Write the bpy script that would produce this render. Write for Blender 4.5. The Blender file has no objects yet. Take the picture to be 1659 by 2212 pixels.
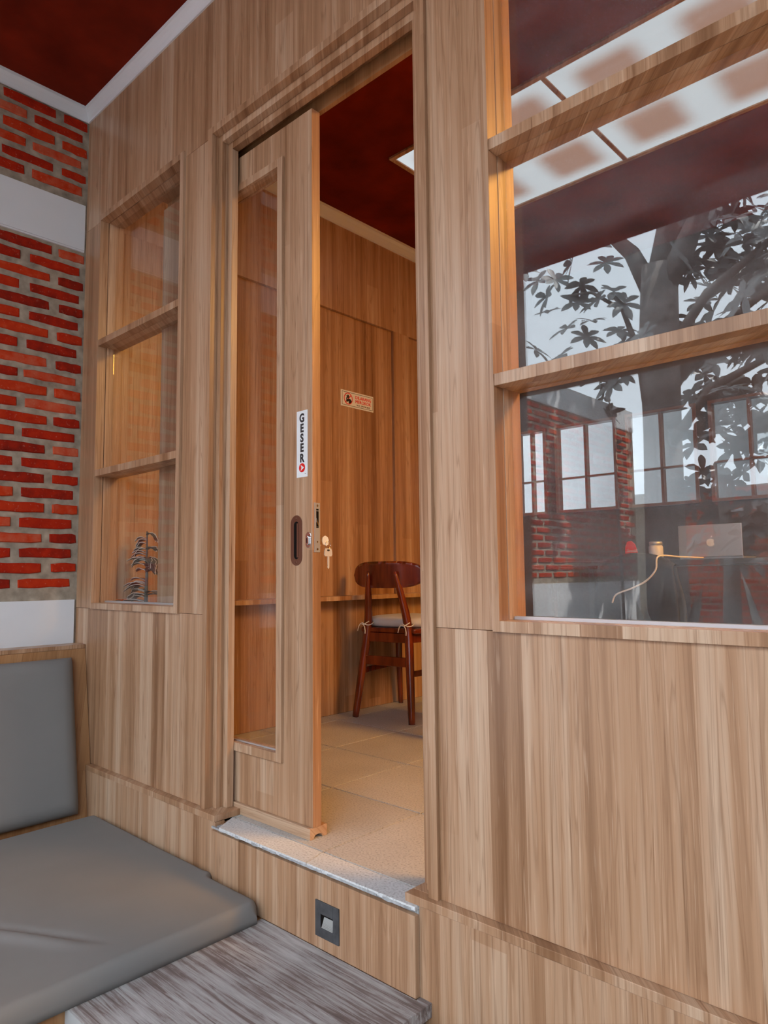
import bpy, bmesh, math, random
from mathutils import Vector, Matrix, noise
random.seed(7)
C = bpy.context.scene.collection
S = bpy.context.scene
PI = math.pi
CEIL = 2.75          # ceilings of room and terrace
GND = -0.62          # terrace floor; the room floor is z = 0
PLT = -0.1908        # top of the low wooden platform

# ------------------------------------------------------------------ mesh building
class MB:
    def __init__(s): s.v = []; s.f = []; s.sm = []
    def add(s, vs, fs, smooth=False):
        n = len(s.v); s.v += [tuple(p) for p in vs]
        for f in fs: s.f.append(tuple(i+n for i in f)); s.sm.append(smooth)
        return s
    def box(s, x0, x1, y0, y1, z0, z1):
        v = [(x0,y0,z0),(x1,y0,z0),(x1,y1,z0),(x0,y1,z0),(x0,y0,z1),(x1,y0,z1),(x1,y1,z1),(x0,y1,z1)]
        return s.add(v, [(0,3,2,1),(4,5,6,7),(0,1,5,4),(1,2,6,5),(2,3,7,6),(3,0,4,7)])
    def prism(s, poly, axis, a, b, smooth=False):
        # poly: 2D outline; axis: extrusion axis (0,1,2)
        n = len(poly)
        def P(p, t):
            if axis == 0: return (t, p[0], p[1])
            if axis == 1: return (p[0], t, p[1])
            return (p[0], p[1], t)
        v = [P(p,a) for p in poly]+[P(p,b) for p in poly]
        base = len(s.v)
        s.add(v, [tuple(range(n-1,-1,-1)), tuple(range(n,2*n))])
        s.v = s.v[:base+2*n]
        for i in range(n):
            j = (i+1) % n
            s.f.append((base+i, base+j, base+n+j, base+n+i)); s.sm.append(smooth)
        return s
    def tube(s, pts, rad, n=10, cap=True):
        pts = [Vector(p) for p in pts]
        if not isinstance(rad, (list, tuple)): rad = [rad]*len(pts)
        base = len(s.v); up = Vector((0,0,1)); prev = None
        for i, p in enumerate(pts):
            d = (pts[min(i+1,len(pts)-1)] - pts[max(i-1,0)]).normalized()
            if prev is None:
                a = d.cross(up)
                if a.length < 1e-3: a = d.cross(Vector((1,0,0)))
            else: a = prev - d*prev.dot(d)
            a.normalize(); prev = a; b = d.cross(a)
            for k in range(n):
                t = 2*PI*k/n
                s.v.append(tuple(p + (a*math.cos(t) + b*math.sin(t))*rad[i]))
        for i in range(len(pts)-1):
            for k in range(n):
                k2 = (k+1) % n
                s.f.append((base+i*n+k, base+i*n+k2, base+(i+1)*n+k2, base+(i+1)*n+k)); s.sm.append(True)
        if cap:
            s.f.append(tuple(base+k for k in range(n-1,-1,-1))); s.sm.append(False)
            e = base+(len(pts)-1)*n
            s.f.append(tuple(e+k for k in range(n))); s.sm.append(False)
        return s
    def lathe(s, prof, o=(0,0,0), n=28):
        base = len(s.v)
        for r, z in prof:
            for k in range(n):
                t = 2*PI*k/n; s.v.append((o[0]+r*math.cos(t), o[1]+r*math.sin(t), o[2]+z))
        for i in range(len(prof)-1):
            for k in range(n):
                k2 = (k+1) % n
                s.f.append((base+i*n+k, base+i*n+k2, base+(i+1)*n+k2, base+(i+1)*n+k)); s.sm.append(True)
        return s
    def grid(s, fn, nu, nv, smooth=True):
        base = len(s.v)
        for i in range(nu+1):
            for j in range(nv+1): s.v.append(tuple(fn(i/nu, j/nv)))
        for i in range(nu):
            for j in range(nv):
                a = base+i*(nv+1)+j
                s.f.append((a, a+nv+1, a+nv+2, a+1)); s.sm.append(smooth)
        return s

def obj(name, mb, mat, parent=None, bevel=0.0, seg=2, solid=0.0):
    """Link a builder as one mesh; coordinates are in the parent's frame."""
    me = bpy.data.meshes.new(name)
    me.from_pydata(mb.v, [], mb.f); me.update()
    me.polygons.foreach_set('use_smooth', mb.sm)
    bm = bmesh.new(); bm.from_mesh(me); bmesh.ops.recalc_face_normals(bm, faces=bm.faces); bm.to_mesh(me); bm.free()
    o = bpy.data.objects.new(name, me); C.objects.link(o)
    if mat: me.materials.append(mat)
    if parent: o.parent = parent
    if solid:
        m = o.modifiers.new('thick', 'SOLIDIFY'); m.thickness = solid; m.offset = 0
    if bevel:
        m = o.modifiers.new('edge', 'BEVEL'); m.width = bevel; m.segments = seg; m.limit_method = 'ANGLE'; m.angle_limit = math.radians(40)
        m.harden_normals = False
    return o
def at_base(o):
    """Move a top-level mesh's origin to the middle of its base."""
    me = o.data; xs = [v.co for v in me.vertices]
    c = Vector(((min(p.x for p in xs)+max(p.x for p in xs))/2, (min(p.y for p in xs)+max(p.y for p in xs))/2, min(p.z for p in xs)))
    me.transform(Matrix.Translation(-c)); o.location = c
    return o
def thing(name, label, cat, loc=(0,0,0), rz=0, group=None):
    o = bpy.data.objects.new(name, None); C.objects.link(o); o.empty_display_size = .05
    o.location = loc; o.rotation_euler = (0,0,rz); o['label'] = label; o['category'] = cat
    if group: o['group'] = group
    return o
def tag(o, label, cat, group=None, kind=None):
    o['label'] = label; o['category'] = cat
    if group: o['group'] = group
    if kind: o['kind'] = kind
    return o
def struct(name, mb, mat, label, cat, bevel=0.0, parent=None):
    o = obj(name, mb, mat, parent, bevel)
    if not parent: tag(o, label, cat, kind='structure')
    return o
def dup(root, loc, rz, label, group=None):
    r = root.copy(); C.objects.link(r); r.location = loc; r.rotation_euler = (0,0,rz); r['label'] = label
    if group: r['group'] = group
    for ch in list(root.children):
        c = ch.copy(); C.objects.link(c); c.parent = r
        for g in ch.children:
            d = g.copy(); C.objects.link(d); d.parent = c
    return r

# ------------------------------------------------------------------ materials
def mat(name):
    m = bpy.data.materials.new(name); m.use_nodes = True
    nt = m.node_tree; b = nt.nodes['Principled BSDF']
    return m, nt, b
def N(nt, t, **k):
    n = nt.nodes.new(t)
    for a, v in k.items():
        if a in ('op',): n.operation = v
        elif hasattr(n, a): setattr(n, a, v)
    return n
def L(nt, a, b): nt.links.new(a, b)
def ramp(nt, stops, interp='LINEAR'):
    r = nt.nodes.new('ShaderNodeValToRGB'); e = r.color_ramp.elements; r.color_ramp.interpolation = interp
    while len(e) < len(stops): e.new(.5)
    for i, (p, c) in enumerate(stops):
        e[i].position = p; e[i].color = (*c, 1) if len(c) == 3 else c
    return r
def math_(nt, op, a, b=None, c=None):
    n = nt.nodes.new('ShaderNodeMath'); n.operation = op
    for i, x in enumerate((a, b, c)):
        if x is None: continue
        if isinstance(x, (int, float)): n.inputs[i].default_value = x
        else: L(nt, x, n.inputs[i])
    return n.outputs[0]
def mix(nt, fac, a, b, blend='MIX'):
    n = nt.nodes.new('ShaderNodeMix'); n.data_type = 'RGBA'; n.blend_type = blend
    for i, x in ((0, fac), (6, a), (7, b)):
        if isinstance(x, (int, float)): n.inputs[i].default_value = x
        elif isinstance(x, tuple): n.inputs[i].default_value = (*x, 1)
        else: L(nt, x, n.inputs[i])
    return n.outputs[2]
def plain(name, col, rough=.6, spec=.5, metal=0, noise_amt=0.0, scale=8, bump=0.0):
    m, nt, b = mat(name)
    b.inputs['Roughness'].default_value = rough; b.inputs['Metallic'].default_value = metal
    b.inputs['Specular IOR Level'].default_value = spec
    b.inputs['Base Color'].default_value = (*col, 1)
    if noise_amt or bump:
        tc = N(nt, 'ShaderNodeTexCoord'); nz = N(nt, 'ShaderNodeTexNoise'); nz.inputs['Scale'].default_value = scale; nz.inputs['Detail'].default_value = 5
        L(nt, tc.outputs['Object'], nz.inputs['Vector'])
        r = ramp(nt, [(.25, tuple(c*(1-noise_amt) for c in col)), (.75, tuple(min(1,c*(1+noise_amt)) for c in col))])
        L(nt, nz.outputs['Fac'], r.inputs[0]); L(nt, r.outputs[0], b.inputs['Base Color'])
        if bump:
            bp = N(nt, 'ShaderNodeBump'); bp.inputs['Strength'].default_value = bump; bp.inputs['Distance'].default_value = .004
            L(nt, nz.outputs['Fac'], bp.inputs['Height']); L(nt, bp.outputs[0], b.inputs['Normal'])
    return m

def wood(name, dark, mid, light, axis='Z', stave=.085, rough=.34, line=.75, fleck=1.0):
    """Laminate wood: staves of slightly different tone, fine streaks, cathedral lines; grain runs along axis."""
    m, nt, b = mat(name)
    tc = N(nt, 'ShaderNodeTexCoord'); geo = N(nt, 'ShaderNodeNewGeometry'); oi = N(nt, 'ShaderNodeObjectInfo')
    sep = N(nt, 'ShaderNodeSeparateXYZ'); L(nt, tc.outputs['Object'], sep.inputs[0])
    ax = {'X':0,'Y':1,'Z':2}[axis]
    along = sep.outputs[ax]; oth = [sep.outputs[i] for i in range(3) if i != ax]
    isl = geo.outputs['Random Per Island']
    shift = math_(nt, 'ADD', math_(nt, 'MULTIPLY', isl, 7.3), math_(nt, 'MULTIPLY', oi.outputs['Random'], 11.7))
    across = math_(nt, 'ADD', math_(nt, 'ADD', oth[0], math_(nt, 'MULTIPLY', oth[1], .93)), shift)
    # staves
    cell = math_(nt, 'FLOOR', math_(nt, 'DIVIDE', across, stave))
    wn1 = N(nt, 'ShaderNodeTexWhiteNoise'); wn1.noise_dimensions = '1D'; L(nt, cell, wn1.inputs['W'])
    lc = math_(nt, 'FLOOR', math_(nt, 'ADD', math_(nt, 'MULTIPLY', along, .28), math_(nt, 'MULTIPLY', wn1.outputs['Value'], 5)))
    cb = N(nt, 'ShaderNodeCombineXYZ'); L(nt, cell, cb.inputs[0]); L(nt, lc, cb.inputs[1])
    wn = N(nt, 'ShaderNodeTexWhiteNoise'); wn.noise_dimensions = '2D'; L(nt, cb.outputs[0], wn.inputs['Vector'])
    def streak(sa, sl, det, rough_=.6, dist=0):
        v = N(nt, 'ShaderNodeCombineXYZ')
        L(nt, math_(nt, 'MULTIPLY', across, sa), v.inputs[0]); L(nt, math_(nt, 'MULTIPLY', along, sl), v.inputs[1])
        L(nt, math_(nt, 'MULTIPLY', wn1.outputs['Value'], 9), v.inputs[2])
        n = N(nt, 'ShaderNodeTexNoise'); n.inputs['Scale'].default_value = 1; n.inputs['Detail'].default_value = det
        n.inputs['Roughness'].default_value = rough_; n.inputs['Distortion'].default_value = dist
        L(nt, v.outputs[0], n.inputs['Vector']); return n.outputs['Fac'], v
    broad, _ = streak(22, .42, 3)
    fine, _ = streak(150, 1.6, 4, .7)
    tone = math_(nt, 'ADD', math_(nt, 'MULTIPLY', broad, .78), math_(nt, 'ADD', math_(nt, 'MULTIPLY', wn.outputs['Value'], .17), math_(nt, 'MULTIPLY', isl, .10)))
    r = ramp(nt, [(.30, dark), (.5, mid), (.72, light)]); L(nt, tone, r.inputs[0])
    # pores / year lines
    wv, v2 = streak(26, .9, 2, .5, .4)
    lines = math_(nt, 'FRACT', math_(nt, 'MULTIPLY', wv, 9))
    lr = ramp(nt, [(.0, (1,1,1)), (.10, (0,0,0)), (.86, (0,0,0)), (1.0, (1,1,1))]); L(nt, lines, lr.inputs[0])
    fr = ramp(nt, [(.52, (0,0,0)), (.68, (1,1,1))]); L(nt, fine, fr.inputs[0])
    f = math_(nt, 'MULTIPLY', math_(nt, 'ADD', math_(nt, 'MULTIPLY', fr.outputs[0], .75), math_(nt, 'MULTIPLY', lr.outputs[0], .5)), line)
    col = mix(nt, f, r.outputs[0], dark)
    fl, _ = streak(220, 7, 2)
    fl2 = ramp(nt, [(.60, (0,0,0)), (.75, (1,1,1))]); L(nt, fl, fl2.inputs[0])
    col = mix(nt, math_(nt, 'MULTIPLY', fl2.outputs[0], .35*fleck), col, tuple(min(1, c*1.25) for c in light))
    L(nt, col, b.inputs['Base Color'])
    b.inputs['Roughness'].default_value = rough
    bp = N(nt, 'ShaderNodeBump'); bp.inputs['Strength'].default_value = .12; bp.inputs['Distance'].default_value = .001
    L(nt, f, bp.inputs['Height']); bp.invert = True; L(nt, bp.outputs[0], b.inputs['Normal'])
    return m

M = {}
M['wood'] = wood('teak_laminate', (.205,.095,.041), (.420,.240,.134), (.565,.40,.275))
M['woodx'] = wood('teak_laminate_lengthwise', (.25,.125,.06), (.40,.235,.13), (.52,.36,.24), axis='X', stave=.2)
M['bench'] = wood('teak_bench_board', (.22,.098,.036), (.34,.165,.068), (.42,.225,.105), stave=.12)
M['grey'] = None
M['white'] = plain('white_paint', (.74,.75,.77), .62, noise_amt=.04, scale=4)
M['mould'] = plain('white_cornice', (.72,.74,.77), .5)
M['ceil'] = plain('dark_red_ceiling', (.150,.013,.004), .85, spec=.1, noise_amt=.45, scale=5, bump=.3)
M['mortar'] = plain('mortar', (.35,.29,.225), .95, spec=.1, noise_amt=.4, scale=22, bump=.8)
M['cement'] = plain('cement', (.36,.37,.38), .9, noise_amt=.4, scale=60, bump=.9)
M['black'] = plain('black_hole_shade', (.008,.006,.005), .9, spec=.1)  # painted shade for holes, slots and recesses
M['seal'] = plain('aluminium_strip', (.62,.65,.68), .35, metal=.6)
M['steel'] = plain('brushed_steel', (.55,.55,.54), .32, metal=1)
M['chrome'] = plain('chrome', (.75,.75,.74), .14, metal=1)
M['bronze'] = plain('brown_metal', (.20,.095,.06), .38, metal=.7)
M['darkmetal'] = plain('dark_grey_plastic', (.055,.056,.06), .55, noise_amt=.45, scale=40)
M['lens'] = plain('ribbed_lens', (.36,.36,.35), .4)
M['cloth_grey'] = plain('grey_vinyl', (.205,.20,.195), .62, spec=.3, noise_amt=.05, scale=5, bump=.05)
M['seatpad'] = plain('pale_seat_cloth', (.55,.53,.52), .8)
M['cord'] = plain('white_cord', (.78,.78,.76), .7)
M['redwood'] = None
M['signwhite'] = plain('white_sign_plastic', (.76,.79,.80), .3)
M['letterblack'] = plain('black_lettering', (.018,.02,.022), .4)
M['signred'] = plain('red_print', (.72,.012,.008), .4)
M['bark'] = plain('grey_bark', (.20,.185,.175), .9, noise_amt=.55, scale=14, bump=1.0)
M['leaf'] = plain('dusty_leaf', (.22,.235,.235), .45, noise_amt=.3, scale=3)
M['leafdark'] = plain('dark_leaf', (.12,.13,.13), .38, noise_amt=.4, scale=3)
M['ground'] = plain('terrace_floor', (.11,.105,.10), .7, noise_amt=.15, scale=6)
M['jacket'] = plain('black_fabric', (.018,.018,.02), .75, noise_amt=.5, scale=14, bump=.3)
M['laptop'] = plain('silver_lid', (.42,.44,.46), .35, metal=.7)
M['jar'] = plain('white_ceramic', (.7,.71,.73), .3)
M['table'] = plain('dark_tabletop', (.05,.045,.042), .4, noise_amt=.2, scale=5)
M['dark'] = plain('dim_brown_wall', (.045,.028,.02), .6, noise_amt=.3, scale=5)  # dark colour stands in for an unlit back wall, so reflections show
M['court'] = plain('pale_render', (.34,.345,.35), .85, noise_amt=.08, scale=3)
M['silverleaf'] = plain('silvery_leaf', (.10,.085,.075), .4, noise_amt=.4, scale=12)
M['leafedge'] = plain('pale_leaf_edge', (.62,.58,.54), .5)
M['bloom'] = plain('orange_bloom', (.75,.16,.03), .5)
M['pot'] = plain('grey_pot', (.25,.25,.26), .6)

def grey_wood():
    m, nt, b = mat('weathered_grey_board')
    tc = N(nt, 'ShaderNodeTexCoord'); mp = N(nt, 'ShaderNodeMapping'); mp.inputs['Scale'].default_value = (2.2, 46, 20)
    L(nt, tc.outputs['Object'], mp.inputs[0])
    n1 = N(nt, 'ShaderNodeTexNoise'); n1.inputs['Scale'].default_value = 1.6; n1.inputs['Detail'].default_value = 8; n1.inputs['Roughness'].default_value = .72; n1.inputs['Distortion'].default_value = .6
    L(nt, mp.outputs[0], n1.inputs['Vector'])
    n2 = N(nt, 'ShaderNodeTexNoise'); n2.inputs['Scale'].default_value = 5; n2.inputs['Detail'].default_value = 5
    L(nt, tc.outputs['Object'], n2.inputs['Vector'])
    t = math_(nt, 'ADD', math_(nt, 'MULTIPLY', n1.outputs['Fac'], .8), math_(nt, 'MULTIPLY', n2.outputs['Fac'], .32))
    r = ramp(nt, [(.38, (.085,.062,.056)), (.50, (.19,.15,.14)), (.56, (.33,.31,.305)), (.68, (.46,.455,.455))]); L(nt, t, r.inputs[0])
    L(nt, r.outputs[0], b.inputs['Base Color']); b.inputs['Roughness'].default_value = .75
    bp = N(nt, 'ShaderNodeBump'); bp.inputs['Strength'].default_value = .5; bp.inputs['Distance'].default_value = .002
    L(nt, t, bp.inputs['Height']); L(nt, bp.outputs[0], b.inputs['Normal'])
    return m
M['grey'] = grey_wood()
def red_wood():
    m, nt, b = mat('red_varnished_wood')
    tc = N(nt, 'ShaderNodeTexCoord'); mp = N(nt, 'ShaderNodeMapping'); mp.inputs['Scale'].default_value = (30, 30, 4)
    L(nt, tc.outputs['Object'], mp.inputs[0]); n = N(nt, 'ShaderNodeTexNoise'); n.inputs['Scale'].default_value = 1; L(nt, mp.outputs[0], n.inputs['Vector'])
    r = ramp(nt, [(.3, (.085,.010,.004)), (.7, (.20,.030,.009))]); L(nt, n.outputs['Fac'], r.inputs[0]); L(nt, r.outputs[0], b.inputs['Base Color'])
    b.inputs['Roughness'].default_value = .22; b.inputs['Coat Weight'].default_value = .5; b.inputs['Coat Roughness'].default_value = .12
    return m
M['redwood'] = red_wood()
def brick_mat():
    m, nt, b = mat('red_brick')
    geo = N(nt, 'ShaderNodeNewGeometry'); tc = N(nt, 'ShaderNodeTexCoord')
    nz = N(nt, 'ShaderNodeTexNoise'); nz.inputs['Scale'].default_value = 28; nz.inputs['Detail'].default_value = 6; L(nt, tc.outputs['Object'], nz.inputs['Vector'])
    t = math_(nt, 'ADD', math_(nt, 'MULTIPLY', geo.outputs['Random Per Island'], .6), math_(nt, 'MULTIPLY', nz.outputs['Fac'], .5))
    r = ramp(nt, [(.18, (.20,.012,.005)), (.42, (.40,.018,.004)), (.68, (.52,.040,.008)), (.92, (.56,.13,.065))]); L(nt, t, r.inputs[0])
    n2 = N(nt, 'ShaderNodeTexNoise'); n2.inputs['Scale'].default_value = 90; n2.inputs['Detail'].default_value = 4; L(nt, tc.outputs['Object'], n2.inputs['Vector'])
    fr = ramp(nt, [(.62, (0,0,0)), (.74, (1,1,1))]); L(nt, n2.outputs['Fac'], fr.inputs[0])
    col = mix(nt, math_(nt, 'MULTIPLY', fr.outputs[0], .30), r.outputs[0], (.50,.30,.22))
    L(nt, col, b.inputs['Base Color']); b.inputs['Roughness'].default_value = .88; b.inputs['Specular IOR Level'].default_value = .15
    bp = N(nt, 'ShaderNodeBump'); bp.inputs['Strength'].default_value = .7; bp.inputs['Distance'].default_value = .004
    L(nt, nz.outputs['Fac'], bp.inputs['Height']); L(nt, bp.outputs[0], b.inputs['Normal'])
    return m
M['brick'] = brick_mat()
def tile_mat(name, col):
    m, nt, b = mat(name)
    tc = N(nt, 'ShaderNodeTexCoord'); geo = N(nt, 'ShaderNodeNewGeometry')
    n = N(nt, 'ShaderNodeTexNoise'); n.inputs['Scale'].default_value = 170; n.inputs['Detail'].default_value = 3; L(nt, tc.outputs['Object'], n.inputs['Vector'])
    n2 = N(nt, 'ShaderNodeTexNoise'); n2.inputs['Scale'].default_value = 6; n2.inputs['Detail'].default_value = 5; L(nt, tc.outputs['Object'], n2.inputs['Vector'])
    r = ramp(nt, [(.30, tuple(c*.62 for c in col)), (.46, col), (.7, tuple(c*1.15 for c in col))]); L(nt, n.outputs['Fac'], r.inputs[0])
    k = math_(nt, 'ADD', .78, math_(nt, 'ADD', math_(nt, 'MULTIPLY', n2.outputs['Fac'], .34), math_(nt, 'MULTIPLY', geo.outputs['Random Per Island'], .1)))
    cc = N(nt, 'ShaderNodeCombineColor'); [L(nt, k, cc.inputs[i]) for i in range(3)]
    L(nt, mix(nt, 1.0, r.outputs[0], cc.outputs[0], 'MULTIPLY'), b.inputs['Base Color'])
    b.inputs['Roughness'].default_value = .5
    return m
M['tile'] = tile_mat('stone_floor_tile', (.47,.455,.43))
M['tilelight'] = tile_mat('pale_threshold_tile', (.60,.615,.62))
def glass_mat(name, lo, hi):
    m = bpy.data.materials.new(name); m.use_nodes = True; nt = m.node_tree; nt.nodes.clear()
    out = N(nt, 'ShaderNodeOutputMaterial'); tr = N(nt, 'ShaderNodeBsdfTransparent'); gl = N(nt, 'ShaderNodeBsdfGlossy'); mx = N(nt, 'ShaderNodeMixShader')
    gl.inputs['Roughness'].default_value = 0.0; tr.inputs['Color'].default_value = (.95,.96,.96,1)
    geo = N(nt, 'ShaderNodeNewGeometry'); vd = N(nt, 'ShaderNodeVectorMath'); vd.operation = 'DOT_PRODUCT'
    L(nt, geo.outputs['Incoming'], vd.inputs[0]); L(nt, geo.outputs['Normal'], vd.inputs[1])
    x = math_(nt, 'SUBTRACT', 1.0, math_(nt, 'ABSOLUTE', vd.outputs['Value']))
    F = math_(nt, 'ADD', .056, math_(nt, 'MULTIPLY', math_(nt, 'POWER', x, 5.0), .955))
    L(nt, F, mx.inputs[0]); L(nt, tr.outputs[0], mx.inputs[1]); L(nt, gl.outputs[0], mx.inputs[2]); # a thin smudged film of dust; its grey veil also paints haze over darks
    df = N(nt, 'ShaderNodeBsdfDiffuse'); df.inputs['Color'].default_value = (.62,.63,.64,1)
    tc = N(nt, 'ShaderNodeTexCoord'); mp = N(nt, 'ShaderNodeMapping'); mp.inputs['Rotation'].default_value = (0, .9, 0); mp.inputs['Scale'].default_value = (2.2, 2.2, 9)
    L(nt, tc.outputs['Object'], mp.inputs[0]); nz = N(nt, 'ShaderNodeTexNoise'); nz.inputs['Scale'].default_value = 1.3; nz.inputs['Detail'].default_value = 6; nz.inputs['Distortion'].default_value = .8
    L(nt, mp.outputs[0], nz.inputs['Vector'])
    du = N(nt, 'ShaderNodeMapRange'); du.inputs[1].default_value = .35; du.inputs[2].default_value = .75; du.inputs[3].default_value = lo; du.inputs[4].default_value = hi; L(nt, nz.outputs['Fac'], du.inputs[0])
    m2 = N(nt, 'ShaderNodeMixShader'); L(nt, du.outputs[0], m2.inputs[0]); L(nt, mx.outputs[0], m2.inputs[1]); L(nt, df.outputs[0], m2.inputs[2])
    L(nt, m2.outputs[0], out.inputs[0])
    return m
M['glass'] = glass_mat('clean_window_glass', .004, .012)
M['dusthazeglass'] = glass_mat('dusty_hazed_glass', .018, .070)
def diffuser_mat():
    m, nt, b = mat('lit_diffuser')
    tc = N(nt, 'ShaderNodeTexCoord'); sep = N(nt, 'ShaderNodeSeparateXYZ'); L(nt, tc.outputs['Object'], sep.inputs[0])
    def cell(o, pitch):   # 0 at tube lines, 1 in the middle of a bay
        u = math_(nt, 'FRACT', math_(nt, 'DIVIDE', o, pitch)); return math_(nt, 'SUBTRACT', 1.0, math_(nt, 'MULTIPLY', math_(nt, 'ABSOLUTE', math_(nt, 'SUBTRACT', u, .5)), 2))
    cx = cell(sep.outputs[0], .415); cy = cell(sep.outputs[1], .4155)
    sx = ramp(nt, [(.14, (0,0,0)), (.66, (1,1,1))], 'EASE'); sy = ramp(nt, [(.14, (0,0,0)), (.66, (1,1,1))], 'EASE')
    L(nt, cx, sx.inputs[0]); L(nt, cy, sy.inputs[0])
    f = math_(nt, 'MULTIPLY', sx.outputs[0], sy.outputs[0])
    col = mix(nt, f, (.60,.66,.70), (.36,.215,.165))
    b.inputs['Base Color'].default_value = (.1,.1,.1,1)
    L(nt, col, b.inputs['Emission Color']); b.inputs['Emission Strength'].default_value = 1.0
    return m
M['diffuser'] = diffuser_mat()

# ------------------------------------------------------------------ SETTING: the wood partition (front face y ~ 0)
W1 = (-2.742, -2.128, .632, 2.200)     # left window opening
W2 = (-.835, .75, .632, 2.200)         # right window opening
FB, BB = .0075, .058
wp = MB()
def board(x0, x1, z0, z1, y0=FB, y1=.030): wp.box(x0+.0005, x1-.0005, y0, y1, z0+.0005, z1-.0005)
board(-2.90, -1.94, .0185, .610); board(-2.90, -2.748, .610, 2.205); board(-2.108, -1.94, .610, 2.205)
board(-2.90, -1.0, 2.205, CEIL); board(-1.0, 3.0, 2.205, CEIL)
board(-1.025, 3.0, .0185, .610); board(-1.025, -.853, .610, 2.205); board(.77, 3.0, .610, 2.205)
board(-2.90, -1.853, GND, -.0005, -.0135, .02); board(-1.853, -1.0585, GND, -.022, -.0135, .004); board(-1.0585, 3.0, GND, -.0005, -.0135, .02)
wp.box(-1.864, -1.79, .0045, .064, -.04, -.0095)
def back(x0, x1, z0, z1): wp.box(x0, x1, .0305, BB, z0, z1)
back(-2.9, -1.96, .0, .6085); back(-2.9, -2.766, .6085, 2.2235); back(-2.104, -1.96, .6085, 2.2235); back(-2.9, -1.95, 2.2235, CEIL)
back(-1.95, -1.01, 2.24, CEIL); back(-1.01, 3.0, 2.2235, CEIL); back(-1.01, 3.0, .0, .6085); back(-1.01, -.859, .6085, 2.2235); back(.775, 3.0, .6085, 2.2235)
struct('wall_front', wp, M['wood'], 'tall teak-coloured laminate partition wall around the sliding doorway', 'wall', bevel=.0007)

# door surround: three stepped layers
dp = MB()
dp.box(-1.952, -1.928, -.003, .0245, .0185, 2.2285); dp.box(-1.952, -1.9085, .0247, .049, .0185, 2.2285); dp.box(-1.952, -1.886, .0492, .0735, .0185, 2.2285)
dp.box(-1.928, -1.0127, -.003, .0245, 2.2045, 2.2285); dp.box(-1.9085, -1.0127, .0247, .049, 2.181, 2.2285); dp.box(-1.886, -1.0127, .0492, .0735, 2.158, 2.2285)
dp.box(-1.040, -1.0127, -.003, .0245, .0185, 2.2045); dp.box(-1.0665, -1.0127, .0247, .049, .0185, 2.181); dp.box(-1.093, -1.0127, .0492, .0735, .0185, 2.158)
dp.box(-1.093, -1.0127, .0737, .135, .0, 2.158)
struct('trim_1', dp, M['wood'], 'stepped three-layer wooden surround framing the sliding doorway', 'door frame', bevel=.0008)
tb = MB(); tb.box(-2.42, -1.0, .0737, .116, 2.195, 2.24); tb.box(-2.42, -1.0, .1165, .132, 2.150, CEIL)
struct('trim_2', tb, M['bench'], 'dark sliding track board above the open doorway', 'door track')

# ledges (skirting caps) at room-floor level
lg = MB(); lg.box(-2.722, -1.853, -.0165, .012, 0, .0185); lg.box(-1.945, -1.853, .012, .078, 0, .0185)
struct('trim_3', lg, M['wood'], 'narrow wooden ledge running left of the doorway beneath the small window', 'ledge', bevel=.0012)
lg = MB(); lg.box(-1.097, 3.0, -.0165, .012, 0, .0185); lg.box(-1.097, -1.0, .012, .078, 0, .0185)
struct('trim_4', lg, M['wood'], 'narrow wooden ledge running right of the doorway beneath the big window', 'ledge', bevel=.0012)
rs = MB(); rs.box(-1.853, -1.0585, -.0285, -.0138, PLT, -.018)
struct('trim_5', rs, M['wood'], 'wooden riser board below the stone threshold, holding the step light', 'step riser', bevel=.0012)
# cornices
def cornice(mb, pts_a, pts_b):
    n = len(pts_a); b = len(mb.v); mb.v += pts_a + pts_b
    for i in range(n-1): mb.f.append((b+i, b+i+1, b+n+i+1, b+n+i)); mb.sm.append(False)
prof = [(.0, -.052), (.006, -.052), (.007, -.045), (.012, -.034), (.020, -.021), (.029, -.012), (.0315, -.011), (.033, -.0005)]
cm = MB(); cornice(cm, [(-2.9+d, FB-d, CEIL+z) for d, z in prof], [(-2.9+d, -2.65, CEIL+z) for d, z in prof])
struct('trim_6', cm, M['mould'], 'pale grey ceiling cornice along the top of the red brick wall', 'cornice')
cm = MB(); cornice(cm, [(-2.9+d, FB-d, CEIL+z) for d, z in prof], [(3.0, FB-d, CEIL+z) for d, z in prof])
struct('trim_7', cm, M['mould'], 'pale grey ceiling cornice along the top of the wood partition', 'cornice')

# windows
def window(name, w, label, left, right, gm='glass'):
    x0, x1, z0, z1 = w
    f = MB()
    def ring(y0, y1, i):
        f.box(x0-left, x0+i, y0, y1, z0-.0235, z1+.0235); f.box(x1-i, x1+right, y0, y1, z0-.0235, z1+.0235)
        f.box(x0+i, x1-i, y0, y1, z0-.0235, z0+i); f.box(x0+i, x1-i, y0, y1, z1-i, z1+.0235)
    ring(-.003, .0325, 0.0); ring(.0345, .100, .0006)
    o = struct(name, f, M['wood'], label, 'window', bevel=.0008)
    rows = [z0, 1.1335, 1.1600, 1.668, 1.694, z1]
    for a, b in ((1.1335, 1.160), (1.668, 1.694)):
        g = MB(); g.box(x0, x1, -.001, .0325, a, b); g.box(x0+.0006, x1-.0006, .0345, .098, a+.0006, b-.0006)
        obj('glazing_bar', g, M['wood'], o, .0008)
    for a, b in ((z0, 1.1335), (1.160, 1.668), (1.694, z1)):
        g = MB(); g.box(x0+.001, x1-.001, .0645, .0685, a+.001, b-.001); obj('pane', g, M[gm], o)
    s = MB(); s.box(x0+.002, x1-.002, .052, .0645, z0+.0006, z0+.007); obj('sill_strip', s, M['seal'], o)
    return o
window('window_1', W1, 'narrow three-pane wood-framed window at the brick wall corner', .006, .022)
window('window_2', W2, 'wide wood-framed window with garden reflections right of the doorway', .018, .022, 'dusthazeglass')

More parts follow.
